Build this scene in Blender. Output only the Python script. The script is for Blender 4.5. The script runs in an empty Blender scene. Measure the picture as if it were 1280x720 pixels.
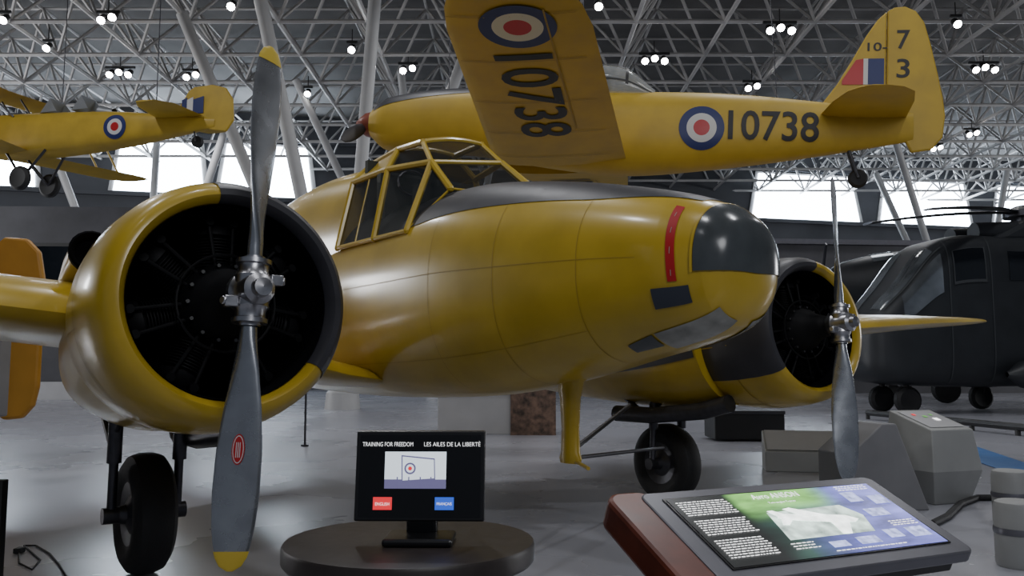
import bpy, bmesh, math, random
from mathutils import Vector, Matrix, Euler
random.seed(4)
S = bpy.context.scene
COL = S.collection
R = math.radians
pi = math.pi
FPX = 1050.0
CAMZ = 1.25
PH = R(5.44)

# ---------------------------------------------------------------- camera
cd = bpy.data.cameras.new('camera'); cam = bpy.data.objects.new('camera', cd); COL.objects.link(cam)
cam.location = (0, 0, CAMZ); cam.rotation_euler = (pi/2+PH, 0, 0)
cd.sensor_width = 36; cd.lens = 36*FPX/1280; cd.clip_end = 300; cd.clip_start = .05
S.camera = cam

def ray(u, v):
    f = Vector((0, math.cos(PH), math.sin(PH))); up = Vector((0, -math.sin(PH), math.cos(PH)))
    return f + Vector((1, 0, 0))*(u-640)/FPX - up*(v-360)/FPX
def at(u, v, Y):
    d = ray(u, v); return Vector((0, 0, CAMZ)) + d*(Y/d.y)
def onz(u, v, z):
    d = ray(u, v); return Vector((0, 0, CAMZ)) + d*((z-CAMZ)/d.z)

# ---------------------------------------------------------------- materials
def mat(name, col, rough=.5, metal=0, var=0, scale=4, emit=0, alpha=1, coat=0, bump=0, ecol=None, bscale=60, spec=.5, rv=1):
    m = bpy.data.materials.new(name); m.use_nodes = True
    nt = m.node_tree; b = nt.nodes['Principled BSDF']
    c = (*col, 1)
    b.inputs['Base Color'].default_value = c
    b.inputs['Roughness'].default_value = rough; b.inputs['Metallic'].default_value = metal
    b.inputs['Coat Weight'].default_value = coat; b.inputs['Coat Roughness'].default_value = .15
    b.inputs['Specular IOR Level'].default_value = spec
    b.inputs['Alpha'].default_value = alpha
    if emit:
        b.inputs['Emission Color'].default_value = (*(ecol or col), 1); b.inputs['Emission Strength'].default_value = emit
    tc = nt.nodes.new('ShaderNodeTexCoord')
    n = nt.nodes.new('ShaderNodeTexNoise'); n.inputs['Scale'].default_value = scale; n.inputs['Detail'].default_value = 5
    nt.links.new(tc.outputs['Object'], n.inputs['Vector'])
    if var:
        r = nt.nodes.new('ShaderNodeValToRGB')
        r.color_ramp.elements[0].position = .3; r.color_ramp.elements[1].position = .7
        r.color_ramp.elements[0].color = (*[x*(1-var) for x in col], 1)
        r.color_ramp.elements[1].color = (*[min(1, x*(1+var*.6)) for x in col], 1)
        nt.links.new(n.outputs['Fac'], r.inputs['Fac']); nt.links.new(r.outputs['Color'], b.inputs['Emission Color' if emit else 'Base Color'])
    if not emit and alpha == 1:
        mr = nt.nodes.new('ShaderNodeMapRange'); mr.inputs['To Min'].default_value = max(.02, rough-.06*rv); mr.inputs['To Max'].default_value = min(1, rough+.08*rv)
        nt.links.new(n.outputs['Fac'], mr.inputs['Value']); nt.links.new(mr.outputs['Result'], b.inputs['Roughness'])
    if bump:
        n2 = nt.nodes.new('ShaderNodeTexNoise'); n2.inputs['Scale'].default_value = bscale
        nt.links.new(tc.outputs['Object'], n2.inputs['Vector'])
        bp = nt.nodes.new('ShaderNodeBump'); bp.inputs['Strength'].default_value = bump; bp.inputs['Distance'].default_value = .01
        nt.links.new(n2.outputs['Fac'], bp.inputs['Height']); nt.links.new(bp.outputs['Normal'], b.inputs['Normal'])
    return m
M = {}
M['yel'] = mat('trainer yellow gloss paint', (.48, .325, .018), .34, 0, .16, 2.5, coat=.4, bump=.06, bscale=5)
M['yel2'] = mat('hung aircraft yellow fabric', (.47, .315, .028), .48, 0, .14, 2.5)
M['yel3'] = mat('orange yellow tail', (.42, .20, .02), .45, 0, .12, 3)
M['seam'] = mat('panel seam', (.32, .21, .012), .5)
M['blk'] = mat('matt black anti glare paint', (.030, .030, .036), .45, 0, .2, 6)
M['ink'] = mat('black marking paint', (.015, .014, .016), .5)
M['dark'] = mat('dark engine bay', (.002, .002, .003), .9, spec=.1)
M['eng'] = mat('dark engine metal', (.007, .007, .008), .6, 0, .2, 12, spec=.22)
M['bolt'] = mat('dull bolt metal', (.10, .10, .10), .4, .8)
M['steel'] = mat('worn bright steel', (.42, .42, .44), .3, 1, .25, 20)
M['dsteel'] = mat('dark oiled steel', (.08, .08, .09), .4, .8, .2, 14)
M['blade'] = mat('grey metal propeller blade', (.34, .355, .38), .26, .85, .15, 8)
M['tip'] = mat('yellow blade tip', (.55, .40, .04), .4)
M['rub'] = mat('black tyre rubber', (.012, .012, .013), .65, 0, .25, 20, bump=.2)
M['red'] = mat('red marking', (.42, .010, .014), .4)
M['wht'] = mat('white marking', (.58, .58, .58), .5)
M['dwht'] = mat('worn pale marking', (.36, .30, .26), .5)
M['blu'] = mat('blue marking', (.012, .022, .12), .45)
M['glass'] = mat('dark cockpit glass', (.03, .035, .04), .08, 0, alpha=.50)
M['rglass'] = mat('pale overhead cockpit glass', (.25, .27, .27), .1, 0, alpha=.35)
M['nglass'] = mat('smoked nose glazing', (.060, .068, .073), .2, 0, .25, 5)
M['dkpan'] = mat('blue grey nose panel', (.035, .042, .06), .35)
M['pglass'] = mat('pale nose glazing', (.30, .30, .27), .15, 0, .55, 5)
M['clear'] = mat('clear windscreen', (.45, .48, .5), .1, 0, alpha=.45)
M['floor'] = mat('polished pale grey floor', (.34, .345, .385), .27, 0, .05, .35, rv=.4)
M['wall'] = mat('dark hall wall', (.07, .073, .082), .8, 0, .2, .4)
M['deck'] = mat('grey roof deck', (.17, .165, .16), .9, 0, .25, .5)
M['truss'] = mat('light grey steel tube', (.46, .45, .44), .5, 0, .2, 1)
M['tcol'] = mat('pale painted steel column', (.42, .42, .42), .5, 0, .1, 1)
M['win'] = mat('bright daylight glazing', (.75, .85, 1), .5, emit=24, ecol=(.76, .87, 1))
M['lamp'] = mat('glowing lamp lens', (1, 1, 1), .5, emit=60, ecol=(1, .97, .95))
M['hous'] = mat('black lamp housing', (.02, .02, .02), .5)
M['ktop'] = mat('dark brown black laminate', (.026, .020, .018), .42, 0, .2, 30)
M['kbase'] = mat('black kiosk drum', (.008, .008, .008), .5)
M['bez'] = mat('black monitor plastic', (.008, .008, .009), .3)
M['scr'] = mat('black lit screen', (.002, .002, .003), .25)
M['mtxt'] = mat('white monitor text', (1, 1, 1), .5, emit=1.0)
M['etxt'] = mat('white screen text', (1, 1, 1), .5, emit=1.9)
M['esky'] = mat('pale screen sky', (.7, .78, .85), .5, emit=1.1)
M['efield'] = mat('violet screen field', (.12, .11, .22), .5, emit=1)
M['ered'] = mat('red screen button', (.75, .03, .04), .5, emit=1)
M['eblue'] = mat('blue screen button', (.03, .1, .6), .5, emit=1)
M['egreen'] = mat('green lit button', (.13, .36, .08), .5, emit=.8)
M['epale'] = mat('pale lit picture', (.80, .86, .82), .5, 0, .35, 30, emit=3.2)
M['eground'] = mat('mottled lit picture ground', (.46, .58, .52), .5, 0, .9, 22, emit=2.2)
M['epic'] = mat('small lit picture', (.38, .42, .75), .5, 0, .7, 60, emit=1.8)
M['wood'] = mat('red brown stained wood', (.13, .028, .014), .35, 0, .35, 9)
M['rail'] = mat('grey painted metal frame', (.13, .13, .15), .35, .4, .1, 8)
M['plinth'] = mat('grey plinth paint', (.28, .285, .28), .55, 0, .1, 3)
M['plinth2'] = mat('darker grey plinth paint', (.20, .20, .21), .55, 0, .1, 3)
M['pwht'] = mat('off white plinth paint', (.40, .40, .41), .6, 0, .08, 2)
M['brown'] = mat('brown mottled poster', (.14, .085, .06), .6, 0, .8, 9)
M['heli'] = mat('dark grey green helicopter paint', (.022, .025, .029), .45, 0, .2, 2)
M['hseam'] = mat('helicopter door seam', (.05, .055, .06), .5)
M['hglass'] = mat('helicopter reflective glass', (.20, .22, .24), .1, .6, .6, 1.2)
M['hdark'] = mat('helicopter dark side glass', (.006, .008, .011), .1)
M['case'] = mat('dark exhibition partition', (.05, .05, .058), .6, 0, .3, 1)
M['blufl'] = mat('blue floor strip', (.02, .12, .35), .45)
M['spin'] = mat('brown red spinner paint', (.20, .05, .03), .35)
M['silver'] = mat('silver cowl metal', (.38, .40, .42), .3, .7)
M['seat'] = mat('dark green cockpit fittings', (.02, .025, .02), .7)
# lit graphic: black to violet with a green band toward the top
def lit_graphic():
    m = bpy.data.materials.new('backlit display graphic'); m.use_nodes = True
    nt = m.node_tree; b = nt.nodes['Principled BSDF']; N = nt.nodes.new; K = nt.links.new
    b.inputs['Base Color'].default_value = (.01, .01, .01, 1); b.inputs['Roughness'].default_value = .3
    tc = N('ShaderNodeTexCoord'); sp = N('ShaderNodeSeparateXYZ'); K(tc.outputs['Generated'], sp.inputs[0])
    no = N('ShaderNodeTexNoise'); no.inputs['Scale'].default_value = 5; no.inputs['Detail'].default_value = 6; K(tc.outputs['Generated'], no.inputs['Vector'])
    def mr(src, a, c, x=0, y=1):
        q = N('ShaderNodeMapRange'); q.interpolation_type = 'SMOOTHSTEP'; q.inputs[1].default_value = a; q.inputs[2].default_value = c; q.inputs[3].default_value = x; q.inputs[4].default_value = y; K(src, q.inputs[0]); return q.outputs[0]
    def mu(a, c, op='MULTIPLY'):
        q = N('ShaderNodeMath'); q.operation = op; K(a, q.inputs[0]); K(c, q.inputs[1]); return q.outputs[0]
    gm = mu(mu(mr(sp.outputs[1], .50, .85), mr(sp.outputs[0], .24, .30)), mr(sp.outputs[0], .62, .78, 1, 0))
    r = N('ShaderNodeValToRGB'); K(sp.outputs[0], r.inputs[0]); e = r.color_ramp.elements
    e[0].position = .24; e[0].color = (.003, .004, .004, 1); e[1].position = 1; e[1].color = (.16, .17, .55, 1)
    q = e.new(.36); q.color = (.015, .045, .035, 1); q = e.new(.55); q.color = (.05, .06, .24, 1)
    mx = N('ShaderNodeMix'); mx.data_type = 'RGBA'; K(gm, mx.inputs[0]); K(r.outputs[0], mx.inputs[6]); mx.inputs[7].default_value = (.18, .46, .10, 1)
    m2 = N('ShaderNodeMix'); m2.data_type = 'RGBA'; m2.blend_type = 'MULTIPLY'; m2.inputs[0].default_value = .7
    K(mx.outputs[2], m2.inputs[6]); r2 = N('ShaderNodeValToRGB'); K(no.outputs['Fac'], r2.inputs[0]); r2.color_ramp.elements[0].position = .35; r2.color_ramp.elements[0].color = (.25, .25, .25, 1); r2.color_ramp.elements[1].position = .65; r2.color_ramp.elements[1].color = (1.3, 1.3, 1.3, 1)
    K(r2.outputs[0], m2.inputs[7]); K(m2.outputs[2], b.inputs['Emission Color']); b.inputs['Emission Strength'].default_value = 2.4
    return m
M['egrad'] = lit_graphic()

# ---------------------------------------------------------------- mesh builder
def frame(a):
    a = a.normalized(); t = Vector((0, 0, 1)) if abs(a.z) < .9 else Vector((1, 0, 0))
    u = a.cross(t).normalized(); return a, u, a.cross(u).normalized()
class MB:
    def __init__(s): s.v = []; s.f = []; s.m = []
    def add(s, vs, fs, mi=0):
        o = len(s.v); s.v += [Vector(p) for p in vs]
        for f in fs: s.f.append(tuple(o+i for i in f)); s.m.append(mi)
        return s
    def grid(s, rows, cu=False, mi=0, capa=False, capb=False, capmi=None):
        n = len(rows[0]); fs = []
        for i in range(len(rows)-1):
            for j in range(n if cu else n-1):
                k = (j+1) % n
                fs.append((i*n+j, i*n+k, (i+1)*n+k, (i+1)*n+j))
        s.add([p for r in rows for p in r], fs, mi)
        cm = mi if capmi is None else capmi
        if capa: s.add(rows[0], [tuple(range(n))], cm)
        if capb: s.add(rows[-1], [tuple(reversed(range(n)))], cm)
        return s
    def box(s, c, d, rot=None, mi=0):
        c = Vector(c); vs = []
        for x in (-.5, .5):
            for y in (-.5, .5):
                for z in (-.5, .5):
                    p = Vector((x*d[0], y*d[1], z*d[2]))
                    if rot is not None: p = Euler(rot).to_matrix() @ p
                    vs.append(c+p)
        return s.add(vs, [(0, 1, 3, 2), (4, 6, 7, 5), (0, 4, 5, 1), (2, 3, 7, 6), (0, 2, 6, 4), (1, 5, 7, 3)], mi)
    def cyl(s, p0, p1, r0, r1=None, n=16, mi=0):
        p0, p1 = Vector(p0), Vector(p1); r1 = r0 if r1 is None else r1
        a, u, w = frame(p1-p0)
        rows = [[p+(u*math.cos(2*pi*k/n)+w*math.sin(2*pi*k/n))*r for k in range(n)] for p, r in ((p0, r0), (p1, r1))]
        return s.grid(rows, True, mi, True, True)
    def tube(s, pts, r, n=8, mi=0):
        pts = [Vector(p) for p in pts]; rows = []
        for i, p in enumerate(pts):
            d = pts[min(i+1, len(pts)-1)]-pts[max(i-1, 0)]
            a, u, w = frame(d)
            rows.append([p+(u*math.cos(2*pi*k/n)+w*math.sin(2*pi*k/n))*r for k in range(n)])
        return s.grid(rows, True, mi, True, True)
    def lathe(s, prof, o, axis, n=32, mi=0, caps=False):
        o = Vector(o); a, u, w = frame(Vector(axis))
        rows = [[o+a*h+(u*math.cos(2*pi*k/n)+w*math.sin(2*pi*k/n))*r for k in range(n)] for h, r in prof]
        return s.grid(rows, True, mi, caps, caps)
    def prism(s, pts, off, mi=0):
        n = len(pts); a = [Vector(p) for p in pts]; b = [p+Vector(off) for p in a]
        fs = [tuple(range(n)), tuple(reversed(range(n, 2*n)))]+[(i, (i+1) % n, n+(i+1) % n, n+i) for i in range(n)]
        return s.add(a+b, fs, mi)
    def quad(s, a, b, c, d, mi=0): return s.add([a, b, c, d], [(0, 1, 2, 3)], mi)
    def build(s, name, mats, parent=None, smooth=True, xf=None, bevel=0, ang=35, recalc=True):
        if not isinstance(mats, (list, tuple)): mats = [mats]
        me = bpy.data.meshes.new(name)
        me.from_pydata([tuple(xf(p) if xf else p) for p in s.v], [], s.f)
        for m in mats: me.materials.append(m)
        me.polygons.foreach_set('material_index', s.m)
        me.polygons.foreach_set('use_smooth', [smooth]*len(s.f))
        me.update()
        bm = bmesh.new(); bm.from_mesh(me)
        bmesh.ops.remove_doubles(bm, verts=bm.verts, dist=.0002)
        if recalc: bmesh.ops.recalc_face_normals(bm, faces=bm.faces)
        bm.to_mesh(me); bm.free()
        if smooth:
            try: me.set_sharp_from_angle(angle=R(ang))
            except Exception: pass
        o = bpy.data.objects.new(name, me); COL.objects.link(o)
        if parent: o.parent = parent
        if bevel:
            b = o.modifiers.new('bevel', 'BEVEL'); b.width = bevel; b.segments = 2; b.limit_method = 'ANGLE'
        return o
def tag(o, label, cat, group=None, kind=None):
    o['label'] = label; o['category'] = cat
    if group: o['group'] = group
    if kind: o['kind'] = kind
    return o
def thing(name, label, cat, loc=(0, 0, 0), rot=(0, 0, 0), group=None):
    o = bpy.data.objects.new(name, None); COL.objects.link(o); o.empty_display_size = .1
    o.location = loc; o.rotation_euler = rot
    return tag(o, label, cat, group)
def struct(o): o['kind'] = 'structure'; return o
def copy_tree(o, parent=None):
    c = o.copy(); COL.objects.link(c)
    if parent: c.parent = parent
    for ch in list(o.children): copy_tree(ch, c)
    return c

_tc = {}
def text_geo(body, bold=0.0, sub=False):
    k = (body, bold, sub)
    if k in _tc: return _tc[k]
    cu = bpy.data.curves.new('t', 'FONT'); cu.body = body; cu.size = 1; cu.offset = bold; cu.resolution_u = 4
    ob = bpy.data.objects.new('t', cu); COL.objects.link(ob)
    dg = bpy.context.evaluated_depsgraph_get(); ev = ob.evaluated_get(dg); me = ev.to_mesh()
    bm = bmesh.new(); bm.from_mesh(me)
    if sub:
        bmesh.ops.remove_doubles(bm, verts=bm.verts, dist=.0005)
        x0 = min(v.co.x for v in bm.verts); x1 = max(v.co.x for v in bm.verts); y0 = min(v.co.y for v in bm.verts); y1 = max(v.co.y for v in bm.verts)
        for ax, lo, hi in ((0, x0, x1), (1, y0, y1)):
            q = lo+.09
            while q < hi:
                co = [0, 0, 0]; no = [0, 0, 0]; co[ax] = q; no[ax] = 1
                bmesh.ops.bisect_plane(bm, geom=bm.verts[:]+bm.edges[:]+bm.faces[:], plane_co=co, plane_no=no)
                q += .09
    bm.verts.index_update()
    vs = [v.co.copy() for v in bm.verts]; fs = [tuple(v.index for v in p.verts) for p in bm.faces]
    bm.free()
    ev.to_mesh_clear(); bpy.data.objects.remove(ob); bpy.data.curves.remove(cu)
    x0 = min(v.x for v in vs); x1 = max(v.x for v in vs); y0 = min(v.y for v in vs); y1 = max(v.y for v in vs)
    vs = [((v.x-x0)/(x1-x0)-.5, (v.y-y0)/(y1-y0)-.5) for v in vs]
    _tc[k] = (vs, fs); return _tc[k]
def text(mb, body, w, h, fn, bold=0.0, mi=0, sub=False):
    vs, fs = text_geo(body, bold, sub)
    mb.add([fn(a*w, b*h) for a, b in vs], fs, mi); return mb

class Surf:
    def __init__(s, st, n=2.3): s.st = sorted(st, key=lambda q: q[0]); s.n = n
    def at(s, x):
        st = s.st
        if x <= st[0][0]: return st[0][1:]
        if x >= st[-1][0]: return st[-1][1:]
        for i in range(len(st)-1):
            if st[i][0] <= x <= st[i+1][0]: break
        a, b = st[i], st[i+1]; h = b[0]-a[0]; t = (x-a[0])/h; out = []
        for k in range(1, 4):
            d = (b[k]-a[k])/h
            d0 = d if i == 0 else (d+(a[k]-st[i-1][k])/(a[0]-st[i-1][0]))/2
            d1 = d if i+2 >= len(st) else (d+(st[i+2][k]-b[k])/(st[i+2][0]-b[0]))/2
            out.append((2*t**3-3*t*t+1)*a[k]+(t**3-2*t*t+t)*h*d0+(-2*t**3+3*t*t)*b[k]+(t**3-t*t)*h*d1)
        return out
    def p(s, x, th, off=0):
        zb, zt, hw = s.at(x); zc = (zb+zt)/2; h = (zt-zb)/2; sn, cs = math.sin(th), math.cos(th); e = 2/s.n
        y = hw*math.copysign(abs(sn)**e, sn); z = h*math.copysign(abs(cs)**e, cs)
        if off:
            hh = max(h, .02); ww = max(hw, .02)
            nv = Vector((0, y/ww/ww, z/hh/hh))
            if nv.length > 0: nv.normalize(); y += nv.y*off; z += nv.z*off
        return Vector((x, y, zc+z))
    def thz(s, x, z):
        zb, zt, hw = s.at(x); q = (z-(zb+zt)/2)/max(.001, (zt-zb)/2); q = max(-1, min(1, q))
        return math.acos(math.copysign(abs(q)**(s.n/2), q))
    def side(s, x, z):
        zb, zt, hw = s.at(x); zc = (zb+zt)/2; h = (zt-zb)/2
        q = min(1, abs((z-zc)/h)); return hw*(1-q**s.n)**(1/s.n)
    def loft(s, x0, x1, nx=60, nt=64, mb=None, mi=0, caps=True, xs=None):
        mb = mb or MB()
        xs = xs or sorted(set([x0+(x1-x0)*i/nx for i in range(nx+1)]+[q[0] for q in s.st if min(x0, x1) < q[0] < max(x0, x1)]))
        rows = [[s.p(x, 2*pi*k/nt) for k in range(nt)] for x in xs]
        return mb.grid(rows, True, mi, caps, caps)
    def patch(s, x0, x1, a, b, off=.004, nx=24, nt=20, mb=None, mi=0, xs=None):
        mb = mb or MB(); rows = []
        for x in (xs or [x0+(x1-x0)*i/nx for i in range(nx+1)]):
            A = a(x) if callable(a) else a; B = b(x) if callable(b) else b
            rows.append([s.p(x, A+(B-A)*k/nt, off) for k in range(nt+1)])
        return mb.grid(rows, False, mi)
def foil(n=14):
    pts = []
    def yt(q): return 5*(.2969*math.sqrt(q)-.126*q-.3516*q*q+.2843*q**3-.1036*q**4)
    for k in range(n+1):
        q = (1+math.cos(pi*k/n))/2; pts.append((q, 1.25*yt(q)))
    for k in range(1, n):
        q = (1-math.cos(pi*k/n))/2; pts.append((q, -.75*yt(q)))
    return pts
FO = foil()
def wing(secs, mb=None, vert=False, mi=0):
    """secs (span, xLE, chord, z, thickness); x forward"""
    mb = mb or MB(); rows = []
    for y, xl, c, z, t in secs:
        rows.append([Vector((xl-q*c, z+h*t, y)) if vert else Vector((xl-q*c, y, z+h*t)) for q, h in FO])
    return mb.grid(rows, True, mi, True, True)
def roundel(fn, r, rings=((1, 0), (.66, 1), (.36, 2)), mb=None):
    mb = mb or MB(); bounds = list(rings)+[(0, None)]
    for i, (q, mi) in enumerate(rings):
        q1 = bounds[i+1][0]; steps = 3 if q1 > 0 else 4; rows = []
        for k in range(steps+1):
            rr = r*(q+(q1-q)*k/steps)
            rows.append([fn(rr*math.cos(2*pi*j/40), rr*math.sin(2*pi*j/40)) for j in range(40)])
        mb.grid(rows, True, mi)
    return mb
RM = [M['blu'], M['wht'], M['red']]

# ================================================================ HALL
struct(MB().box((5, 26, -.1), (86, 82, .2)).build('floor', M['floor'], smooth=False))
ceil = struct(MB().box((5, 28, 16.6), (86, 86, .3)).build('ceiling', M['deck'], smooth=False))
sf = MB(); sp = 3.1; nx, ny = 27, 24
def nd(i, j, up): return Vector((-36+i*sp+(sp/2 if up else 0), -6+j*sp+(sp/2 if up else 0), 15.7 if up else 13.2))
def strut(a, b, r): sf.cyl(a, b, r, n=5)
for i in range(nx):
    for j in range(ny):
        a = nd(i, j, 0); b = nd(i, j, 1)
        if i < nx-1: strut(a, nd(i+1, j, 0), .085); strut(b, nd(i+1, j, 1), .06)
        if j < ny-1: strut(a, nd(i, j+1, 0), .085); strut(b, nd(i, j+1, 1), .06)
        for di in (0, -1):
            for dj in (0, -1):
                if 0 <= i+di and 0 <= j+dj: strut(a, nd(i+di, j+dj, 1), .065)
sfo = sf.build('space_frame', M['truss'], ceil, smooth=False, recalc=False)
# back wall on a slight diagonal
def wy(x): return 52.6+.223*x
wb = MB(); wb.prism([(-36, wy(-36), 0), (48, wy(48), 0), (48, wy(48)+.4, 0), (-36, wy(-36)+.4, 0)], (0, 0, 16.5))
wbo = struct(wb.build('wall_back', M['wall'], smooth=False))
tb = MB()
for zz in (9.2, 11.1, 14.7):
    tb.prism([(-36, wy(-36)-.25, zz), (48, wy(48)-.25, zz), (48, wy(48), zz), (-36, wy(-36), zz)], (0, 0, .25))
struct(tb.build('trim_1', M['wall'], smooth=False))
struct(MB().box((-36.2, 25, 8.2), (.4, 70, 16.5)).build('wall_left', M['wall'], smooth=False))
struct(MB().box((48.2, 32, 8.2), (.4, 70, 16.5)).build('wall_right', M['wall'], smooth=False))
wn = 1
for uc, hw_ in ((-5, 1.6), (193, 2.4), (329, 2.6), (1012, 4.0), (1163, 3.6), (1300, 3.4)):
    k = (uc-640)/FPX; X = 52.6*k/(1-.223*k)
    z0, z1 = 11.4, 14.45
    def P(dx, z, o=-.12): return Vector((X+dx, wy(X+dx)+o, z))
    fr = MB(); fr.prism([P(-hw_-.3, z0-.15), P(hw_+.3, z0-.15), P(hw_*.86+.2, z1+.15), P(-hw_*.86-.2, z1+.15)], (0, .1, 0))
    w = struct(fr.build('window_%d' % wn, M['truss'], smooth=False))
    MB().quad(P(-hw_, z0, -.16), P(hw_, z0, -.16), P(hw_*.86, z1, -.16), P(-hw_*.86, z1, -.16)).build('pane', M['win'], w, smooth=False)
    wn += 1
# branching tubular columns
def column(base, tops, lab, r=.17):
    t = thing('branching_column', lab, 'column', base)
    MB().lathe([(0, .55), (.5, .5), (.7, .3)], (0, 0, 0), (0, 0, 1), 20, caps=True).build('column_foot', M['tcol'], t)
    for tp in tops:
        MB().cyl((0, 0, .45), Vector(tp)-Vector(base), r, n=14).build('column_tube', M['tcol'], t)
column((-5.2, 26, 0), [(-11.2, 27.5, 13.2), (-7.6, 23.5, 13.2), (-4.2, 25, 13.2), (-1.6, 30, 13.2), (-9.6, 33, 13.2)], 'pale steel tube column branching upward behind the twin-engine aircraft cabin', .2)
column((-3.2, 37, 0), [(-9, 34, 13.2), (-5.5, 42, 13.2), (-2.6, 34, 13.2), (-.5, 40, 13.2), (-4.5, 33, 13.2)], 'farther pale tube column whose branches show between the cabin and the hanging monoplane nose', .16)
column((25, 46, 0), [(20, 43, 13.2), (29, 43, 13.2), (22.5, 51, 13.2), (30, 50, 13.2)], 'distant pale tube column beside the bright right-hand windows', .18)
column((-17.5, 40, 0), [(-22, 38, 13.2), (-13, 38, 13.2), (-19, 44, 13.2)], 'distant pale tube column behind the hanging biplane at left', .18)
# ceiling lamps
def lamp_cluster(n):
    t = thing('ceiling_light', 'cluster of small bright spotlights on the ceiling space frame', 'light', (0, 0, 0), group='spotlight clusters on the ceiling')
    w = .38*n
    MB().box((0, 0, .28), (w, .08, .08)).cyl((0, 0, .3), (0, 0, .75), .02, n=6).build('mounting_bar', M['hous'], t, smooth=False)
    for k in range(n):
        x = (k-(n-1)/2)*.36; dz = .05*((k % 2)*2-1)
        l = MB().cyl((x, .12, .2+dz), (x, -.1, dz), .11, .14, n=14).build('lamp', M['hous'], t)
        MB().cyl((x, -.1, dz), (x, -.12, -.02+dz), .125, n=14).build('lens', M['lamp'], l)
    return t
protos = {n: None for n in (1, 2, 3)}
for (u, v, n) in ((748, 8, 1), (975, 38, 3), (818, 76, 3), (1230, 87, 3), (1215, 168, 2), (135, 25, 2), (150, 93, 3), (385, 117, 1), (6, 25, 1), (290, 8, 1), (240, 96, 2), (940, 110, 2), (1170, 186, 2), (640, 30, 1), (440, 62, 1), (1040, 150, 1), (20, 150, 2), (510, 88, 2), (1195, 30, 1), (60, 60, 1)):
    p = onz(u, v, 12.6)
    if protos[n] is None: protos[n] = o = lamp_cluster(n)
    else: o = copy_tree(protos[n])
    o.location = p

# ================================================================ TWIN-ENGINE AIRCRAFT
YAW = math.atan2(-.803, .596); PX, PY, HZ = .70, 5.17, 1.593; EY = 2.315
ac = thing('twin_engine_aircraft', 'large yellow twin-engine trainer aircraft with black anti-glare nose standing on the floor', 'aircraft', (PX, PY, 0), (0, 0, YAW))
TIP = .985
FS = Surf([(TIP, 1.75, 1.86, .06), (TIP-.005, 1.67, 1.93, .13), (TIP-.02, 1.60, 1.995, .195), (TIP-.055, 1.535, 2.045, .25), (.87, 1.475, 2.10, .30), (.78, 1.43, 2.15, .34), (.62, 1.385, 2.215, .39), (.2, 1.30, 2.335, .47), (-.2, 1.215, 2.43, .535), (-.6, 1.14, 2.51, .585), (-1.2, 1.06, 2.6, .635), (-1.9, 1.02, 2.62, .65), (-2.9, 1.0, 2.62, .65), (-4, 1.02, 2.55, .62), (-6, 1.1, 2.3, .5), (-8.5, 1.1, 1.85, .25), (-10.3, 1.1, 1.45, .06)])
fus = FS.loft(-10.3, TIP, 90, 80).build('fuselage', M['yel'], ac)
def tA(x):
    if x < 0: return R(43+15*(x/-1.85))
    return R(43-25*(x/.74)**1.5)
FS.patch(.74, -1.85, lambda x: -tA(x), tA, .004, 40, 30).build('anti_glare_panel', M['blk'], fus)
FS.patch(-1.84, -2.9, R(-57), R(57), .004, 10, 30).build('cockpit_floor', M['seat'], fus)
NX = [TIP, TIP-.002, TIP-.005, TIP-.012, TIP-.02, TIP-.035, TIP-.055, .90, .87, .845, .825]
gb = MB().add([FS.p(TIP, 2*pi*k/40, .007) for k in range(40)], [tuple(range(40))])
FS.patch(0, 0, lambda x: -FS.thz(x, 1.75), lambda x: FS.thz(x, 1.75), .007, nt=40, mb=gb, xs=NX)
gb.build('nose_glazing', M['nglass'], fus, xf=lambda p: p+Vector((.007, 0, 0)), ang=60)
fr = MB()
FS.patch(.83, .817, lambda x: -FS.thz(x, 1.745), lambda x: FS.thz(x, 1.745), .012, 1, 40, fr)
fr.build('glazing_frame', M['yel'], fus)
def bar(xa, xb, a0, a1, sh, off=.005, n=16, mb=None):
    mb = mb or MB(); rows = []
    for k in range(n+1):
        t = k/n; th = R(a0+(a1-a0)*t); d = sh*(t-.5)
        rows.append([FS.p(x+d, th, off) for x in (xa, (xa+xb)/2, xb)])
    return mb.grid(rows)
bar(.678, .728, -101, -38, -.03).build('red_stripe', M['red'], fus)
for a0_, a1_ in ((-97, -93), (-84, -79), (-68, -63), (-52, -47)):
    tm = ((a0_+a1_)/2+101)/63-.5
    bar(.702-.03*tm, .7055-.03*tm, a0_, a1_, 0, .0075, n=4).build('pale_dash', M['dwht'], fus)
FS.patch(.80, .59, R(-121), R(-105), .006, 6, 8).build('nose_side_panel', M['dkpan'], fus)
for sgn in (-1, 1):
    FS.patch(.90, .50, lambda x, s=sgn: R(s*(137+14*(.9-x))), lambda x, s=sgn: R(s*170), .006, 20, 8).build('lower_window', M['pglass'], fus)
    FS.patch(.48, .28, lambda x, s=sgn: R(s*(143+30*(.48-x))), lambda x, s=sgn: R(s*160), .006, 8, 8).build('rear_lower_window', M['nglass'], fus)
sm = MB()
for x in (.1, -.6, -1.3, -3.4, -4.4):
    FS.patch(x, x-.004, R(-178), R(-tA(x)*57.3-1) if x > -1.8 else R(-90), .002, 1, 40, sm)
FS.patch(.5, -4.5, R(-86), R(-86.3), .002, 40, 1, sm); FS.patch(.1, -4.5, R(-128), R(-128.3), .002, 40, 1, sm)
sm.build('panel_seam', M['seam'], fus)
# cabin roof
CR = Surf([(-2.86, 1.5, 3.075, .575), (-4, 1.5, 3.11, .6), (-5.2, 1.4, 2.97, .58), (-7, 1.2, 2.52, .42), (-9, 1.15, 1.9, .18)], 2.4)
CR.loft(-9, -2.86, 40, 64, caps=True).build('cabin_roof', M['yel'], ac)
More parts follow.
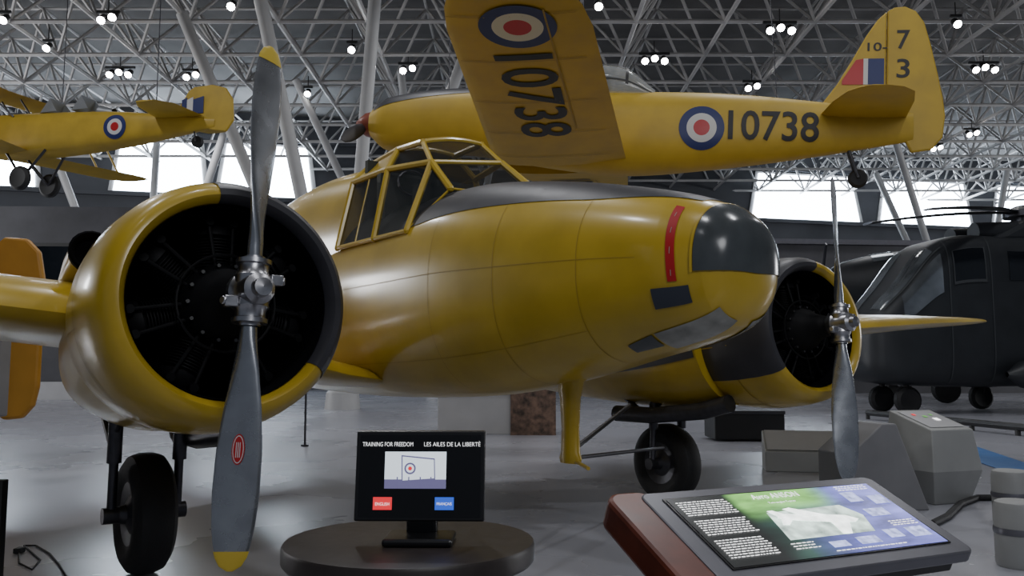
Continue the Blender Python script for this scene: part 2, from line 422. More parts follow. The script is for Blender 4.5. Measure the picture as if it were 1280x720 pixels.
# canopy
def cz(s):
    h = .5*(s+1)
    return dict(A=Vector((-1.50, s*.33, 2.585)), S=Vector((-1.72, s*.575, 2.27)), T=Vector((-1.77, s*.335, 2.84+.09*h)), U=Vector((-1.99, s*.285, 3.055+.07*h)),
                S2=Vector((-2.22, s*.59, 2.27)), T2=Vector((-2.3, s*.43, 2.87+.03*h)), U2=Vector((-2.40, s*.28, 3.08+.03*h)), S3=Vector((-2.87, s*.60, 2.27)), T3=Vector((-2.87, s*.46, 2.86+.02*h)), U3=Vector((-2.87, s*.28, 3.045+.01*h)))
L, Rr = cz(-1), cz(1)
Rr['A'] = Vector((-1.34, .43, 2.57)); Rr['S'] = Vector((-1.22, .585, 2.42))
rs = MB(); rows = []
for i in range(7):
    t = i/6; a = L['U2'].lerp(L['U3'], t); b = Rr['U2'].lerp(Rr['U3'], t)
    rows.append([a.lerp(b, k/10)+Vector((0, 0, .03*(1-(k/5-1)**2))) for k in range(11)])
rs.grid(rows); rs.build('cockpit_roof', M['yel'], ac)
# curved roof pane between U and U2, bowed upward
rg = MB(); rows = []
for i in range(5):
    t = i/4; a = L['U'].lerp(L['U2'], t); b = Rr['U'].lerp(Rr['U2'], t)
    rows.append([a.lerp(b, k/10)+Vector((0, 0, .03*(1-(k/5-1)**2))) for k in range(11)])
rg.grid(rows)
gl = MB(); gl.quad(L['A'], Rr['A'], Rr['T'], L['T'])
gl.grid([[L['T'].lerp(Rr['T'], k/10) for k in range(11)], [L['U'].lerp(Rr['U'], k/10)+Vector((0, 0, .03*(1-(k/5-1)**2))) for k in range(11)]])
fm = MB()
def fr_(a, b, r=.026): fm.cyl(a, b, r, n=8)
for q in (L, Rr):
    gl.add([q['A'], q['S'], q['T']], [(0, 1, 2)]); gl.quad(q['S'], q['S2'], q['T2'], q['T']); gl.quad(q['S2'], q['S3'], q['T3'], q['T2'])
    gl.quad(q['T'], q['T2'], q['U2'], q['U'])
    for a, b in (('A', 'T'), ('S', 'T'), ('T', 'U'), ('S2', 'T2'), ('S3', 'T3'), ('T', 'T2'), ('T2', 'T3'), ('U', 'U2'), ('U2', 'U3'), ('T2', 'U2'), ('T3', 'U3')):
        fr_(q[a], q[b], .028 if a != 'T' or b == 'T2' else .022)
    fr_(q['S'], q['S2'], .02); fr_(q['S2'], q['S3'], .02); fr_(q['A'], q['S'], .010)
    for k in q: fm.lathe([(-.028, .001), (-.02, .02), (0, .028), (.02, .02), (.028, .001)], q[k], (0, 0, 1), 8)
    m1 = (q['S2']*.5+q['S3']*.5); m2 = (q['T2']*.5+q['T3']*.5); fr_(m1, m2, .009)
fr_(L['T'], Rr['T'], .022)
for a in ('U', 'U2'): fm.tube([L[a].lerp(Rr[a], k/10)+Vector((0, 0, .03*(1-(k/5-1)**2))) for k in range(11)], .022, 8)
fr_(L['A'], Rr['A'], .010)
cano = gl.build('canopy', M['glass'], ac, smooth=False)
rg.build('overhead_pane', M['rglass'], cano)
sk = MB()
for q in (L, Rr): sk.quad(q['T2'], q['T3'], q['U3'], q['U2'])
sk.build('canopy_side_skin', M['yel'], cano, smooth=False, xf=lambda p: Vector((p.x, p.y*1.012, p.z+.004)))
fm.build('canopy_frame', M['yel'], cano)
MB().box((-2.75, 0, 2.66), (.05, .8, .76)).build('cabin_bulkhead', M['seat'], cano, smooth=False)
for y in (-.26, .26): MB().box((-2.4, y, 2.62), (.12, .4, .5)).build('seat_back', M['seat'], cano, smooth=False, bevel=.03)
MB().box((-1.9, 0, 2.6), (.1, .8, .16)).build('instrument_panel', M['seat'], cano, smooth=False)
MB().tube([Vector((-2.05, -.34+.13*math.cos(a), 2.72+.1*math.sin(a))) for a in [2*pi*k/16 for k in range(17)]], .01, 6).build('control_wheel', M['dsteel'], cano)
# wings
wsec = [(.3, -2.4, 2.4, 1.14, .16), (.8, -2.2, 2.5, 1.2, .22), (1.4, -1.8, 2.6, 1.30, .32), (2.4, -1.1, 3.0, 1.48, .40), (3.6, -1.12, 2.8, 1.60, .34), (4.9, -1.22, 2.5, 1.69, .28), (6.5, -1.38, 2.1, 1.79, .2), (7.9, -1.52, 1.7, 1.86, .13), (8.5, -1.65, 1.3, 1.89, .09), (8.85, -1.85, .8, 1.90, .05), (8.95, -2.05, .35, 1.90, .02)]
for s in (-1, 1):
    wing([(s*y, a, b, c, d) for y, a, b, c, d in wsec]).build('wing', M['yel'], ac)
# tail
wing([(1.6, -8.7, 1.7, 0, .14), (2.6, -8.95, 1.35, 0, .1), (3.2, -9.3, .8, 0, .05), (3.3, -9.5, .3, 0, .02)], vert=True).build('tail_fin', M['yel'], ac)
for s in (-1, 1): wing([(s*.05, -8.7, 1.6, 1.6, .12), (s*2, -8.9, 1.2, 1.62, .08), (s*2.6, -9.2, .6, 1.62, .04)]).build('tailplane', M['yel'], ac)
tw = MB().lathe([(-.06, .06), (-.06, .13), (-.03, .16), (.03, .16), (.06, .13), (.06, .06)], (-9.6, 0, .16), (0, 1, 0), 20, caps=True); tw.build('tail_wheel', M['rub'], ac)
MB().cyl((-9.6, .09, .16), (-9.3, .03, 1.15), .03).cyl((-9.6, -.09, .16), (-9.3, -.03, 1.15), .03).build('tail_strut', M['dsteel'], ac)
# engines
TP = R(5)
def TH(side, toe=0, k=1):
    ct, st = math.cos(toe), math.sin(toe)
    def f(p):
        py, pz = p.y*k, p.z*k
        X, Y, Z = p.x*math.cos(TP)-pz*math.sin(TP), py, p.x*math.sin(TP)+pz*math.cos(TP)+HZ
        return Vector((X*ct+Y*st, -X*st+Y*ct+side*EY-(.02 if side < 0 else 0), Z))
    return f
prof = [(-.62, .465), (-.42, .465), (-.30, .47), (-.245, .488), (-.222, .51), (-.226, .535), (-.25, .56), (-.31, .588), (-.44, .61), (-.65, .62), (-.85, .612), (-1.08, .585), (-1.10, .575)]
def arc_lathe(prof, a0, a1, n, mi=0, mb=None):
    mb = mb or MB()
    return mb.grid([[Vector((x, r*math.sin(a0+(a1-a0)*k/n), r*math.cos(a0+(a1-a0)*k/n))) for k in range(n+1)] for x, r in prof], False, mi)
BL = [(.11, .07, .07, 70), (.22, .09, .07, 60), (.36, .135, .05, 50), (.52, .172, .036, 41), (.7, .198, .026, 34), (.88, .200, .02, 29), (1.02, .18, .015, 26), (1.10, .155, .012, 24), (1.15, .125, .010, 23), (1.185, .085, .007, 22), (1.205, .02, .004, 22)]
def bl(r):
    for i in range(len(BL)-1):
        if BL[i][0] <= r <= BL[i+1][0]:
            t = (r-BL[i][0])/(BL[i+1][0]-BL[i][0]); return [BL[i][k]+(BL[i+1][k]-BL[i][k])*t for k in (1, 2, 3)]
    return BL[-1][1:]
def blade(ang, r0, r1, grow=0):
    d = Vector((0, math.sin(ang), math.cos(ang))); t = Vector((0, math.cos(ang), -math.sin(ang))); mb = MB(); rows = []
    rr = sorted(set([r0, r1]+[r0+(r1-r0)*k/26 for k in range(27)]+[b[0] for b in BL if r0 < b[0] < r1]))
    for r in rr:
        c, th, be = bl(r); be = R(be); ch = t*math.cos(be)+Vector((-1, 0, 0))*math.sin(be); nn = ch.cross(d).normalized()
        rows.append([d*r+ch*((c/2+grow)*math.cos(q))+nn*((th/2+grow)*math.sin(q)) for q in [2*pi*k/20 for k in range(20)]])
    return mb.grid(rows, True, 0, True, True)
for side in (-1, 1):
    toe = R(7) if side > 0 else 0
    f = TH(side, toe); fn = TH(side, 0); fe = TH(side, toe, .93); inb = -side
    cow = MB(); arc_lathe(prof, 0, 2*pi, 96, 0, cow)
    cowl = cow.build('engine_cowling', M['yel'], ac, xf=f)
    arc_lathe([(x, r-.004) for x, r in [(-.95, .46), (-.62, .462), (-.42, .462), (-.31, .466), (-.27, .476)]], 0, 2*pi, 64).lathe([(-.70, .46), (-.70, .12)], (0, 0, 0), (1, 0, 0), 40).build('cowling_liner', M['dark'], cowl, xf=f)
    po = [(prof[2+i][0]+(.004 if i < 5 else 0), prof[2+i][1]+(.004 if i > 2 else -.002)) for i in range(len(prof)-2)]
    arc_lathe(po, R(-8)*inb, R(128)*inb, 60).build('anti_glare_panel', M['blk'], cowl, xf=f)
    cb = MB()
    for a in (20, 80, 140, 200, 260, 320):
        arc_lathe([(-.62, .6235), (-.85, .6165), (-1.09, .587)], R(a-.4), R(a+.4), 1, 0, cb)
    arc_lathe([(-.645, .6235), (-.655, .6235)], 0, 2*pi, 80, 0, cb)
    cb.build('cowling_seam', M['seam'], cowl, xf=f)
    if side < 0:
        for a in (200, 215, 250, 265, 290):
            a = -a
            cx = Vector((-.75, .615*math.sin(R(a)), .615*math.cos(R(a))))
            MB().lathe([(-.02, .03), (.012, .022), (.02, 0.001)], cx, Vector((0, math.sin(R(a)), math.cos(R(a)))), 12).build('rocker_blister', M['yel'], cowl, xf=f)
    NS = Surf([(-1.0, -.575, .575, .575), (-1.5, -.58, .50, .54), (-2.1, -.52, .36, .46), (-2.8, -.42, .2, .34), (-3.6, -.28, .02, .18), (-4.2, -.16, -.08, .04)], 2.05)
    nac = NS.loft(-4.2, -1.0, 34, 56).build('engine_nacelle', M['yel'], ac, xf=fn)
    NS.patch(-1.02, -2.9, R(-8)*inb, R(106)*inb, .006, 20, 24).build('anti_glare_panel', M['blk'], nac, xf=fn)
    MB().tube([(-.9, inb*.30, -.56), (-1.2, inb*.30, -.61), (-1.8, inb*.30, -.62), (-2.25, inb*.31, -.58)], .075, 14).build('exhaust_pipe', M['dsteel'], nac, xf=fn)
    MB().tube([(-1.95, -inb*.42, .20), (-1.6, -inb*.42, .38), (-1.42, -inb*.42, .42)], .11, 18).build('air_intake', M['yel'], nac, xf=fn)
    MB().lathe([(0, .118), (.04, .122), (.05, .11), (.03, .09), (-.01, .08), (-.01, .001)], (-1.40, -inb*.42, .42), (1, 0, .1), 20).build('intake_mouth', M['dark'], nac, xf=fn)
    # radial engine
    en = MB().lathe([(-.64, .20), (-.50, .225), (-.40, .22), (-.36, .19), (-.31, .175), (-.27, .14), (-.20, .11), (-.12, .085), (-.05, .07)], (0, 0, 0), (1, 0, 0), 32, caps=True)
    eng = en.build('radial_engine', M['eng'], ac, xf=fe)
    for k in range(14):
        a = 2*pi*(k+.5)/14
        MB().cyl((-.365, .20*math.sin(a), .20*math.cos(a)), (-.335, .20*math.sin(a), .20*math.cos(a)), .010, n=8).build('bolt', M['bolt'], eng, xf=fe)
    for k in range(7):
        a = 2*pi*k/7; d = Vector((0, math.sin(a), math.cos(a))); c = MB(); pr = [(.17, .085)]
        for q in range(11): h = .20+q*.016; pr += [(h, .085), (h+.003, .112), (h+.008, .112), (h+.011, .085)]
        pr += [(.385, .09), (.39, .118), (.43, .11), (.47, .07), (.478, .002)]
        c.lathe(pr, (-.56, 0, 0), d, 20)
        t = Vector((0, math.cos(a), -math.sin(a)))
        for s2 in (-1, 1):
            c.cyl(Vector((-.40, 0, 0))+d*.19+t*.04*s2, Vector((-.44, 0, 0))+d*.45+t*.065*s2, .011, n=8)
            c.cyl(Vector((-.48, 0, 0))+d*.43+t*.065*s2, Vector((-.42, 0, 0))+d*.45+t*.065*s2, .024, n=10)
        c.build('engine_cylinder', M['eng'], eng, xf=fe)
    MB().tube([Vector((-.345, .255*math.sin(2*pi*k/40), .255*math.cos(2*pi*k/40))) for k in range(41)], .008, 6).build('ignition_ring', M['eng'], eng, xf=fe)
    # propeller
    a0 = R(4.6) if side < 0 else R(5)
    hub = MB().lathe([(-.10, .07), (-.06, .10), (-.02, .10), (0, .085), (.04, .075), (.10, .07), (.115, .045), (.15, .04), (.155, .002)], (0, 0, 0), (1, 0, 0), 28)
    for s2 in (0, pi):
        d = Vector((0, math.sin(a0+s2), math.cos(a0+s2))); hub.lathe([(.02, .075), (.07, .08), (.09, .068), (.12, .068), (.125, .08), (.145, .08), (.15, .05), (.16, .05)], (0, 0, 0), d, 24)
    prop = hub.build('propeller_hub', M['steel'], ac, xf=f)
    for s2 in (0, pi):
        a = a0+s2; d = Vector((0, math.sin(a), math.cos(a))); t = Vector((0, math.cos(a), -math.sin(a)))
        blade(a, .12, 1.205).build('propeller_blade', M['blade'], prop, xf=f)
        MB().box(d*.06+t*.10+Vector((.02, 0, 0)), (.05, .06, .05)).cyl(d*.06+t*.05, d*.06+t*.14+Vector((.03, 0, 0)), .02, n=12).build('counterweight', M['steel'], prop, xf=f, bevel=.006)
        if side > 0: continue
        blade(a, 1.125, 1.205, .003).build('blade_tip', M['tip'], prop, xf=f)
        if s2 == 0: continue
        r_ = .70; c, th, be = bl(r_); be = R(be); ch = t*math.cos(be)+Vector((-1, 0, 0))*math.sin(be); nn = ch.cross(d).normalized()
        if nn.x < 0: nn = -nn
        em = MB(); o = d*r_+nn*(th/2+.004)
        def E(a_, b_, k_): return [o+nn*k_+ch*(a_*math.cos(q))+d*(b_*math.sin(q)) for q in [2*pi*j/24 for j in range(24)]]
        em.add(E(.028, .066, 0), [tuple(range(24))], 0); em.add(E(.024, .060, .001), [tuple(range(24))], 1); em.add(E(.0205, .055, .002), [tuple(range(24))], 0)
        for q in (-.008, 0, .008):
            em.quad(o+nn*.003+ch*(q-.0018)-d*.03, o+nn*.003+ch*(q+.0018)-d*.03, o+nn*.003+ch*(q+.0018)+d*.035, o+nn*.003+ch*(q-.0018)+d*.035, 1)
        em.build('maker_emblem', [M['red'], M['wht']], prop, xf=f, smooth=False)
    # undercarriage (root frame)
    wx, wyy, wz, wr = -1.85, side*EY, .365, .365
    ty = MB().lathe([(-.10, .19), (-.125, .25), (-.12, .30), (-.09, .345), (-.04, .363), (.04, .363), (.09, .345), (.12, .30), (.125, .25), (.10, .19)], (wx, wyy, wz), (0, 1, 0), 48)
    wh = ty.build('main_wheel', M['rub'], ac)
    MB().lathe([(-.15, .002), (-.15, .05), (-.11, .06), (-.08, .12), (-.10, .19), (-.085, .2), (.085, .2), (.10, .19), (.08, .12), (.11, .06), (.15, .05), (.15, .002)], (wx, wyy, wz), (0, 1, 0), 28).build('wheel_hub', M['dsteel'], wh)
    for s2 in (-1, 1):
        y = wyy+s2*.19
        MB().cyl((wx, y, wz-.02), (wx+.02, y, .72), .028, n=12).cyl((wx+.02, y, .68), (wx+.05, y, 1.28), .043, n=14).lathe([(-.05, .05), (.05, .05)], (wx, y, wz), (0, 1, 0), 16, caps=True).build('oleo_leg', M['dsteel'], ac)
        MB().cyl((wx+.02, y, .74), (wx-.75, y, 1.22), .026, n=10).build('drag_strut', M['dsteel'], ac)
        MB().cyl((wx+.03, y, .85), (wx+.5, y, 1.25), .018, n=8).build('front_brace', M['dsteel'], ac)
    MB().cyl((wx, wyy-.24, wz), (wx, wyy+.24, wz), .03).cyl((wx+.03, wyy-.19, .95), (wx+.03, wyy+.19, .95), .025).build('axle', M['dsteel'], ac)
# yellow belly strut
bs = MB(); rows = []
for z, a, b in ((1.24, .24, .10), (1.16, .13, .06), (1.05, .09, .05), (.85, .075, .045), (.70, .08, .05), (.66, .10, .05), (.63, .09, .045)):
    rows.append([Vector((-.53+a*math.cos(q), b*math.sin(q), z)) for q in [2*pi*k/20 for k in range(20)]])
bs.grid(rows, True, 0, True, True); bs.cyl((-.48, 0, .645), (-.13, -.2, .645), .012, n=8)
bs.build('belly_strut', M['yel'], ac)
MB().cyl((-.53, 0, .70), (-1.2, 1.2, .95), .016).build('brace_rod', M['dsteel'], ac)
MB().cyl((-.53, 0, .66), (-1.5, 1.9, .55), .014).build('brace_rod', M['dsteel'], ac)

# ================================================================ HANGING MONOPLANE 10738
hp = (.59, 12.16, 4.91); hr = (0, -R(3.1), math.atan2(.18, -.985))
mp = thing('hanging_monoplane', 'yellow low-wing monoplane numbered 10738 hanging overhead', 'aircraft', hp, hr)
HM = Matrix.Translation(hp) @ Euler(hr).to_matrix().to_4x4(); HI = HM.inverted()
HS = Surf([(2.78, -.28, .12, .2), (2.6, -.44, .27, .31), (2.2, -.5, .38, .38), (1.25, -.53, .46, .42), (0, -.72, .45, .44), (-1, -.82, .40, .44), (-2.5, -.70, .36, .36), (-4, -.48, .22, .2), (-5.0, -.3, .10, .06)], 2.4)
hf = HS.loft(-5.0, 2.78, 60, 56).build('fuselage', M['yel2'], mp)
HS.patch(2.7, .9, lambda x: -R(62-8*(2.7-x)), lambda x: R(62-8*(2.7-x)), .006, 20, 20).build('anti_glare_panel', M['blk'], hf)
MB().lathe([(-.02, .20), (.08, .18), (.18, .11), (.24, .05), (.26, .002)], (2.8, 0, -.08), (1, 0, 0), 24).build('spinner', M['spin'], mp)
for s2 in (0, pi):
    a = R(62)+s2; d = Vector((0, math.sin(a), -math.cos(a))); t = Vector((.55, 0, 0))+Vector((0, math.cos(a), math.sin(a)))*.8; t.normalize(); rows = []
    nn = d.cross(t)
    for r, c, th in ((.1, .05, .04), (.3, .09, .03), (.6, .10, .02), (.85, .085, .012), (1.0, .05, .008), (1.04, .01, .004)):
        rows.append([Vector((2.88, 0, -.08))+d*r+t*c*math.cos(q)+nn*th*math.sin(q) for q in [2*pi*k/12 for k in range(12)]])
    MB().grid(rows, True, 0, True, True).build('propeller_blade', M['ink'], mp)
def hsid(x0, z0, sg=1, off=.008):
    return lambda a, b: Vector((x0-a*sg, sg*(HS.side(x0-a*sg, z0+b)+off), z0+b))
for sg in (1, -1):
    roundel(hsid(-2.16, -.22, sg), .31).build('roundel', RM, hf)
    text(MB(), '10738', 1.22, .42, hsid(-3.13, -.17, sg, .012), .012, sub=True).build('serial_number', M['ink'], hf, smooth=False)
# canopy greenhouse
CS = Surf([(.55, .2, .46, .2), (.3, .2, .70, .3), (0, .2, .80, .33), (-.7, .2, .82, .33), (-1.1, .2, .74, .3), (-1.5, .2, .42, .2)], 2.2)
cn = CS.loft(-1.5, .55, 24, 40).build('canopy', M['clear'], mp)
fm = MB()
for x in (.3, 0, -.35, -.7, -1.1): CS.patch(x+.02, x-.02, R(-95), R(95), .008, 1, 24, fm)
for a in (-88, -40, 40, 88): CS.patch(.5, -1.45, R(a-2), R(a+2), .008, 20, 1, fm)
fm.build('canopy_frame', M['hous'], cn)
for x in (-.1, -.8): MB().box((x, 0, .45), (.12, .4, .4)).build('cockpit_seat', M['seat'], mp, smooth=False)
# wing
def hwg(y):
    y = abs(y); t = min(1, y/4.55); return .80-.27*t, 1.95-.5*t, -.70+.60*t, .25-.13*t   # LE, chord, z, thick
hsec = []
for y in (.25, 1, 2, 3, 3.9): 
    a, c, z, t = hwg(y); hsec.append((y, a, c, z, t))
for y, k in ((4.3, .93), (4.6, .78), (4.78, .55), (4.88, .22)):
    a, c, z, t = hwg(y); hsec.append((y, a-c*(1-k)*.5, c*k, z, t*k))
for s in (1, -1): 
    w = wing([(s*y, a, c, z, t) for y, a, c, z, t in hsec]).build('wing', M['yel2'], mp)
    def under(x, y):
        a, c, z, t = hwg(y); q = min(.98, max(.02, (a-x)/c)); yt = 5*(.2969*math.sqrt(q)-.126*q-.3516*q*q+.2843*q**3-.1036*q**4)
        return Vector((x, s*y, z-.75*t*yt-.014))
    roundel(lambda a, b: under(-.20+a, 4.0+b), .40).build('roundel', RM, w)
    text(MB(), '10738', 2.15, .66, lambda a, b: under(-.16-b*s, 2.38-a*s if s > 0 else 2.38+a), .012, sub=True).build('serial_number', M['ink'], w, smooth=False)
    sm = MB()
    for y in (.6, 1.4, 2.3, 3.3, 4.2):
        a, c, z, t = hwg(y); sm.grid([[under(a-.05-c*.88*k/10, yy) for k in range(11)] for yy in (y, y+.012)])
    for q in (.70,): 
        sm.grid([[under(hwg(yy)[0]-hwg(yy)[1]*q-e, yy) for yy in [1.5+2.8*k/12 for k in range(13)]] for e in (0, .02)])
    sm.build('rib_line', M['seam'], w)
# tail
fin = [(-3.8, .22), (-4.0, .5), (-4.2, .86), (-4.38, 1.2), (-4.52, 1.42), (-4.64, 1.54), (-4.64, -.1), (-4.3, .1)]
MB().prism([(x, -.035, z) for x, z in fin], (0, .07, 0)).build('tail_fin', M['yel2'], mp, smooth=False, bevel=.02)
rud = [(-4.65, 1.545), (-4.75, 1.60), (-4.88, 1.61), (-5.02, 1.54), (-5.13, 1.38), (-5.22, 1.05), (-5.31, .65), (-5.38, .3), (-5.41, .05), (-5.38, -.25), (-5.24, -.42), (-4.98, -.46), (-4.9, -.3), (-4.65, -.1)]
rd = MB().prism([(x, -.03, z) for x, z in rud], (0, .06, 0)).build('rudder', M['yel2'], mp, smooth=False, bevel=.02)
for sg in (1, -1):
    fl = MB(); y = sg*.042
    fl.prism([(-4.06, y, .49), (-4.34, y, .49), (-4.34, y, .86), (-4.24, y, .84), (-4.06, y, .55)], (0, .002, 0), 0)
    fl.prism([(-4.34, y, .49), (-4.40, y, .49), (-4.40, y, .86), (-4.34, y, .86)], (0, .002, 0), 1)
    fl.prism([(-4.40, y, .49), (-4.61, y, .49), (-4.61, y, .86), (-4.40, y, .86)], (0, .002, 0), 2)
    fl.build('fin_flash', [M['red'], M['wht'], M['blu']], mp, smooth=False)
    text(MB(), '7', .17, .27, lambda a, b: Vector((-4.86-a*sg, sg*.036, 1.13+b)), .01).build('tail_number', M['ink'], rd, smooth=False)
    text(MB(), '3', .17, .27, lambda a, b: Vector((-4.86-a*sg, sg*.036, .72+b)), .01).build('tail_number', M['ink'], rd, smooth=False)
    text(MB(), '10-', .26, .12, lambda a, b: Vector((-4.52-a*sg, sg*.042, 1.03+b)), .01).build('tail_number', M['ink'], mp, smooth=False)
for s in (1, -1):
    wing([(s*.05, -3.75, 1.15, .02, .1), (s*.75, -3.82, 1.0, .03, .08), (s*1.15, -3.92, .8, .03, .06), (s*1.33, -4.05, .5, .03, .03), (s*1.4, -4.15, .2, .03, .01)]).build('tailplane', M['yel2'], mp)
MB().lathe([(-.05, .04), (-.05, .10), (-.02, .13), (.02, .13), (.05, .10), (.05, .04)], (-4.3, 0, -.83), (0, 1, 0), 20, caps=True).build('tail_wheel', M['rub'], mp)
MB().cyl((-4.3, .07, -.83), (-4.15, .02, -.38), .022).cyl((-4.3, -.07, -.83), (-4.15, -.02, -.38), .022).build('tail_strut', M['dsteel'], mp)
for lx, ly, lz in ((1.6, 0, .45), (-3.2, 0, .3), (-.3, -2.5, -.4)):
    p = HM @ Vector((lx, ly, lz)); MB().cyl(HI @ p, HI @ Vector((p.x, p.y+.8, 13.2)), .007, n=6).build('suspension_cable', M['dsteel'], mp)

# ================================================================ HANGING BIPLANE
bp_ = (-12.36, 22.3, 7.62); br = (0, -R(.3), pi-R(15))
bi = thing('hanging_biplane', 'yellow open-cockpit biplane with roundel hanging at far left', 'aircraft', bp_, br)
bi.scale = (1.12, 1.12, 1.12)
BM = Matrix.Translation(bp_) @ Euler(br).to_matrix().to_4x4() @ Matrix.Scale(1.12, 4); BI = BM.inverted()
BS = Surf([(2.0, -.45, .35, .38), (1.75, -.55, .45, .45), (1, -.6, .48, .42), (0, -.6, .45, .4), (-2, -.48, .33, .3), (-3.6, -.3, .12, .14), (-4.4, -.2, .02, .04)], 3)
bf = BS.loft(-4.4, 2.0, 40, 40).build('fuselage', M['yel2'], bi)
for sg in (1, -1):
    roundel(lambda a, b: Vector((-1.93-a*sg, sg*(BS.side(-1.93-a*sg, -.08+b)+.01), -.08+b)), .29).build('roundel', RM, bf)
fo = [(-3.2, .08), (-3.5, .45), (-3.68, .72), (-3.82, .80), (-4.3, .82), (-4.65, .72), (-4.84, .45), (-4.88, -.05), (-4.7, -.3), (-4.2, -.22)]
MB().prism([(x, -.03, z) for x, z in fo], (0, .06, 0)).build('tail_fin', M['yel2'], bi, smooth=False, bevel=.02)
fl = MB()
for sg in (1, -1):
    y = sg*.045
    for k, (xa, xb, mi) in enumerate(((-3.52, -3.66, 0), (-3.66, -3.82, 1), (-3.82, -4.10, 0))):
        fl.prism([(xa, y, .16), (xb, y, .16), (xb, y, .56), (xa, y, .50)], (0, .002, 0), mi)
fl.build('fin_flash', [M['blu'], M['wht']], bi, smooth=False)
for s in (1, -1):
    wing([(s*.05, -2.9, 1.2, .10, .08), (s*1.0, -3.1, .95, .10, .06), (s*1.3, -3.3, .5, .10, .03)]).build('tailplane', M['yel2'], bi)
    wing([(s*.3, 1.7, 1.2, -.50, .11), (s*3.5, 1.55, 1.2, -.30, .11), (s*3.9, 1.35, .9, -.28, .07), (s*4.0, 1.15, .45, -.28, .03)]).build('lower_wing', M['yel2'], bi)
    wing([(0, 2.6, 1.1, 1.15, .11), (s*3.5, 2.5, 1.1, 1.25, .11), (s*3.9, 2.3, .85, 1.27, .07), (s*4.0, 2.1, .45, 1.27, .03)]).build('upper_wing', M['yel2'], bi)
    for x in (1.35, .75):
        MB().cyl((x, s*3, -.28), (x+.9, s*3, 1.22), .028, n=8).build('interplane_strut', M['yel2'], bi)
        MB().cyl((x+.2, s*.35, .35), (x+1.0, s*.6, 1.13), .022, n=8).build('cabane_strut', M['dsteel'], bi)
    MB().lathe([(-.07, .12), (-.08, .23), (-.04, .29), (.04, .29), (.08, .23), (.07, .12)], (.55, s*.45, -1.2), (0, 1, 0), 24, caps=True).build('main_wheel', M['rub'], bi)
    for e in ((1.2, s*.3, -.45), (0, s*.3, -.5), (.7, 0, -.8)):
        MB().cyl((.55, s*.4, -1.2), e, .03).build('wheel_strut', M['dsteel'], bi)
MB().lathe([(-.05, .03), (-.05, .13), (.05, .13), (.05, .03)], (-3.95, 0, -.50), (0, 1, 0), 16, caps=True).build('tail_wheel', M['rub'], bi)
MB().cyl((-3.95, .06, -.5), (-3.85, .02, -.2), .02).build('tail_strut', M['dsteel'], bi)
for x in (.25, -.65):
    MB().prism([(x, -.27, .42), (x-.22, -.22, .78), (x-.22, .22, .78), (x, .27, .42)], (-.02, 0, 0)).prism([(x, -.27, .42), (x-.22, -.22, .78), (x-.5, -.3, .42)], (0, -.01, 0)).prism([(x, .27, .42), (x-.22, .22, .78), (x-.5, .3, .42)], (0, .01, 0)).build('windscreen', M['silver'], bi, smooth=False)
MB().lathe([(-.45, .12), (-.1, .2), (.12, .02)], (-1.2, 0, .38), (1, 0, .1), 16).build('headrest', M['silver'], bi)
MB().lathe([(0, .2), (.15, .15), (.3, .01)], (2.0, 0, -.05), (1, 0, 0), 20).box((2.1, 0, -.05), (.05, .2, 2.0)).build('propeller', M['spin'], bi)
for lx, ly, lz in ((1.8, 2, 1.25), (1.8, -2, 1.25), (-2.8, 0, .2)):
    p = BM @ Vector((lx, ly, lz)); MB().cyl(BI @ p, BI @ Vector((p.x, p.y, 13.2)), .012, n=6).build('suspension_cable', M['dsteel'], bi)

# ================================================================ PARKED ORANGE TAIL (left edge)
pk = thing('parked_aircraft', 'orange-yellow aircraft with rounded rudder showing behind the wing at left edge', 'aircraft', (-5.03, 9.0, 0), (0, 0, pi))
PS = Surf([(.35, 1.2, 1.6, .04), (2, 1.1, 1.9, .25), (4.5, .9, 2.2, .42), (6.2, .9, 2.2, .45)], 2.6)
PS.loft(.35, 6.2, 24, 32).build('fuselage', M['yel3'], pk)
ru = [(-.0, 1.55), (.0, 2.2), (.06, 2.5), (.2, 2.64), (.45, 2.66), (.62, 2.5), (.7, 2.1), (.72, 1.3), (.55, .85), (.35, .70), (.15, .72), (.04, .85), (0, 1.05)]
MB().prism([(x, -.04, z) for x, z in ru], (0, .08, 0)).build('rudder', M['yel3'], pk, smooth=False, bevel=.03)
MB().lathe([(-.05, .04), (-.05, .13), (-.02, .16), (.02, .16), (.05, .13), (.05, .04)], (.9, 0, .16), (0, 1, 0), 20, caps=True).cyl((.9, 0, .16), (1.2, 0, 1.25), .03).build('tail_wheel', M['rub'], pk)
for s in (1, -1):
    MB().lathe([(-.07, .1), (-.08, .3), (-.04, .36), (.04, .36), (.08, .3), (.07, .1)], (5.6, s*.8, .36), (0, 1, 0), 24, caps=True).cyl((5.6, s*.8, .36), (5.6, s*.3, 1.1), .05).build('main_wheel', M['rub'], pk)
    wing([(s*.05, 1.6, .9, 1.55, .06), (s*1.3, 1.5, .7, 1.55, .05), (s*1.5, 1.3, .3, 1.55, .02)]).build('tailplane', M['yel3'], pk)

